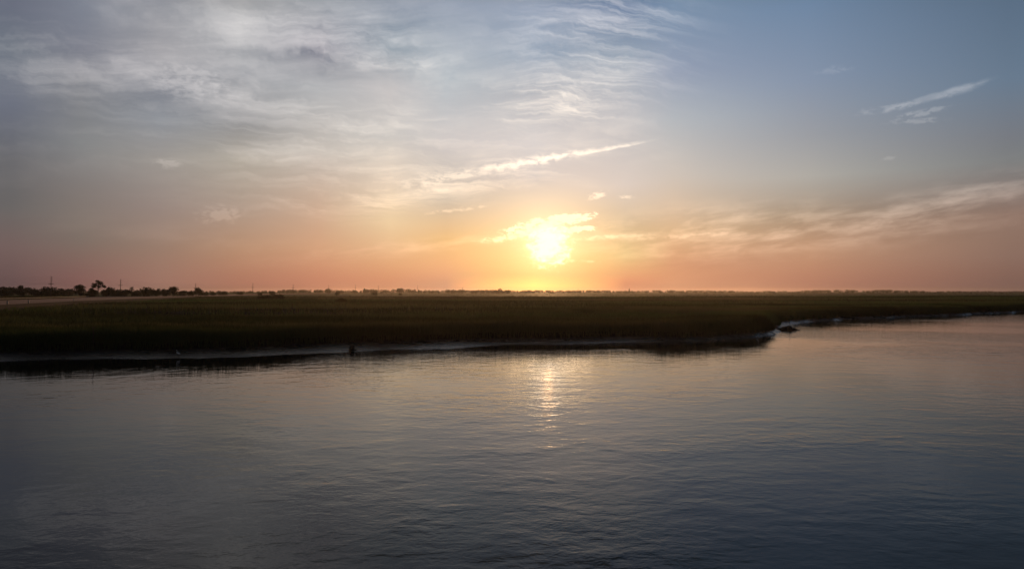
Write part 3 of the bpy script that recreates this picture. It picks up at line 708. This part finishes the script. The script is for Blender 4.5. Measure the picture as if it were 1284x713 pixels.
# mound of mud and oyster shell off the grassy point
x, y = at(988, 413.5, 0.05)
t = thing('oyster_mound', 'low dark mound tapering into the river off the tall grass point', 'mound', (x, y, 0))
mb = MB(); g = np.random.default_rng(8)
for (bx, bz, rx, rz_) in [(-2.1, .12, .9, .40), (-1.25, .12, .9, .42), (-.45, .16, .8, .62), (.15, .14, .7, .66), (.75, .08, .7, .40), (1.35, .03, .7, .20)]: mb.blob((bx, 0, bz - .1), (rx, .8, rz_), rough=.2, seed=int(bx * 10 + 40))
mb.build('mound_body', M_darkmud, t)
mb = MB()
for k in range(70):
    p = (g.uniform(-1.6, 1.5), g.uniform(-.75, .3), 0); hz = .52 * math.exp(-((p[0] + .2) / 1.0) ** 2)
    mb.blob((p[0], p[1], hz * .9 + .02), g.uniform(.04, .11, 3), 6, 4, .3, k)
mb.build('oyster_shells', M_darkmud, t)
o = MB(); o.tube([(0, 0, -.2), (.03, 0, .45), (-.05, .02, .95), (.02, 0, 1.3)], [.035, .03, .022, .01], 6); o.tube([(-.01, 0, .6), (.22, 0, .85), (.30, .02, 1.1)], [.022, .016, .008], 6); o.tube([(0, 0, .75), (-.2, .03, 1.0), (-.24, .03, 1.15)], [.018, .013, .007], 6)
tag(o.build('bare_twig', M_wood, loc=(x + .25, y, .62)), 'bare forked twig sticking out of the low dark mound', 'twig')
def egret(px, py, z, label, face=1, s=1.0):
    x, y = at(px, py, z); z0 = float(ground_z(np.array([x]), np.array([y]))[0][0]); z0 = max(z0, -.12)
    t = thing('egret', label, 'bird', (x, y, z0), 'white egrets at the water edge', s=s)
    b = MB(); f = face
    b.tube([(-.34 * f, 0, .40), (-.22 * f, 0, .46), (-.08 * f, 0, .52), (.08 * f, 0, .57), (.16 * f, 0, .63), (.13 * f, 0, .74), (.10 * f, 0, .84), (.15 * f, 0, .93), (.20 * f, 0, .95), (.25 * f, 0, .94)],
           [.02, .07, .115, .10, .05, .03, .027, .03, .042, .02], 12); b.build('body', M_feather, t)
    b = MB(); b.tube([(.24 * f, 0, .94), (.38 * f, 0, .915)], [.016, .004], 6); b.build('bill', M_beak, t)
    for q, dy in ((-.02, .04), (.05, -.04)):
        b = MB(); b.tube([(q * f, dy, .47), ((q - .04) * f, dy, .24), (q * f, dy, .0), (q * f, dy, -.05)], [.022, .013, .011, .011], 6)
        b.tube([(q * f, dy, .012), ((q + .09) * f, dy, .006)], [.011, .006], 5); b.build('leg', M_beak, t)
egret(950, 423.2, 0.02, 'small white egret standing below the tall grass of the point', 1, .72)
egret(223.5, 447.6, 0.02, 'white egret wading at the mud edge on the left side of the river', -1, .72)
# thin stake in the bank grass at left
x, y = at(117, 431, 1.1); s_ = MB(); s_.tube([(0, 0, -.4), (.03, 0, 1.0), (.02, 0, 1.8)], [.05, .045, .035], 8); s_.tube([(-.16, 0, 1.8), (.18, 0, 1.86)], [.03, .03], 6)
tag(s_.build('wooden_stake', M_wood, loc=(x, y, 1.0)), 'thin wooden stake standing in the bank grass at left', 'stake')

# ------------------------------------------------------------------ morning haze over the marsh
HAZE = 0.00006
m, nt_ = new_mat('morning_haze')
v = nt_.nodes.new('ShaderNodeVolumePrincipled'); v.inputs['Color'].default_value = (0.95, 0.84, 0.74, 1); v.inputs['Density'].default_value = HAZE; v.inputs['Anisotropy'].default_value = 0.86
o_ = nt_.nodes.new('ShaderNodeOutputMaterial'); nt_.links.new(v.outputs[0], o_.inputs['Volume'])
mb = MB(); mb.box((0, 1900, 8.5), (4100, 2400, 11.6))
if HAZE > 0: kind(mb.build('haze', m, None, False), 'stuff', 'thin morning haze over river and marsh')
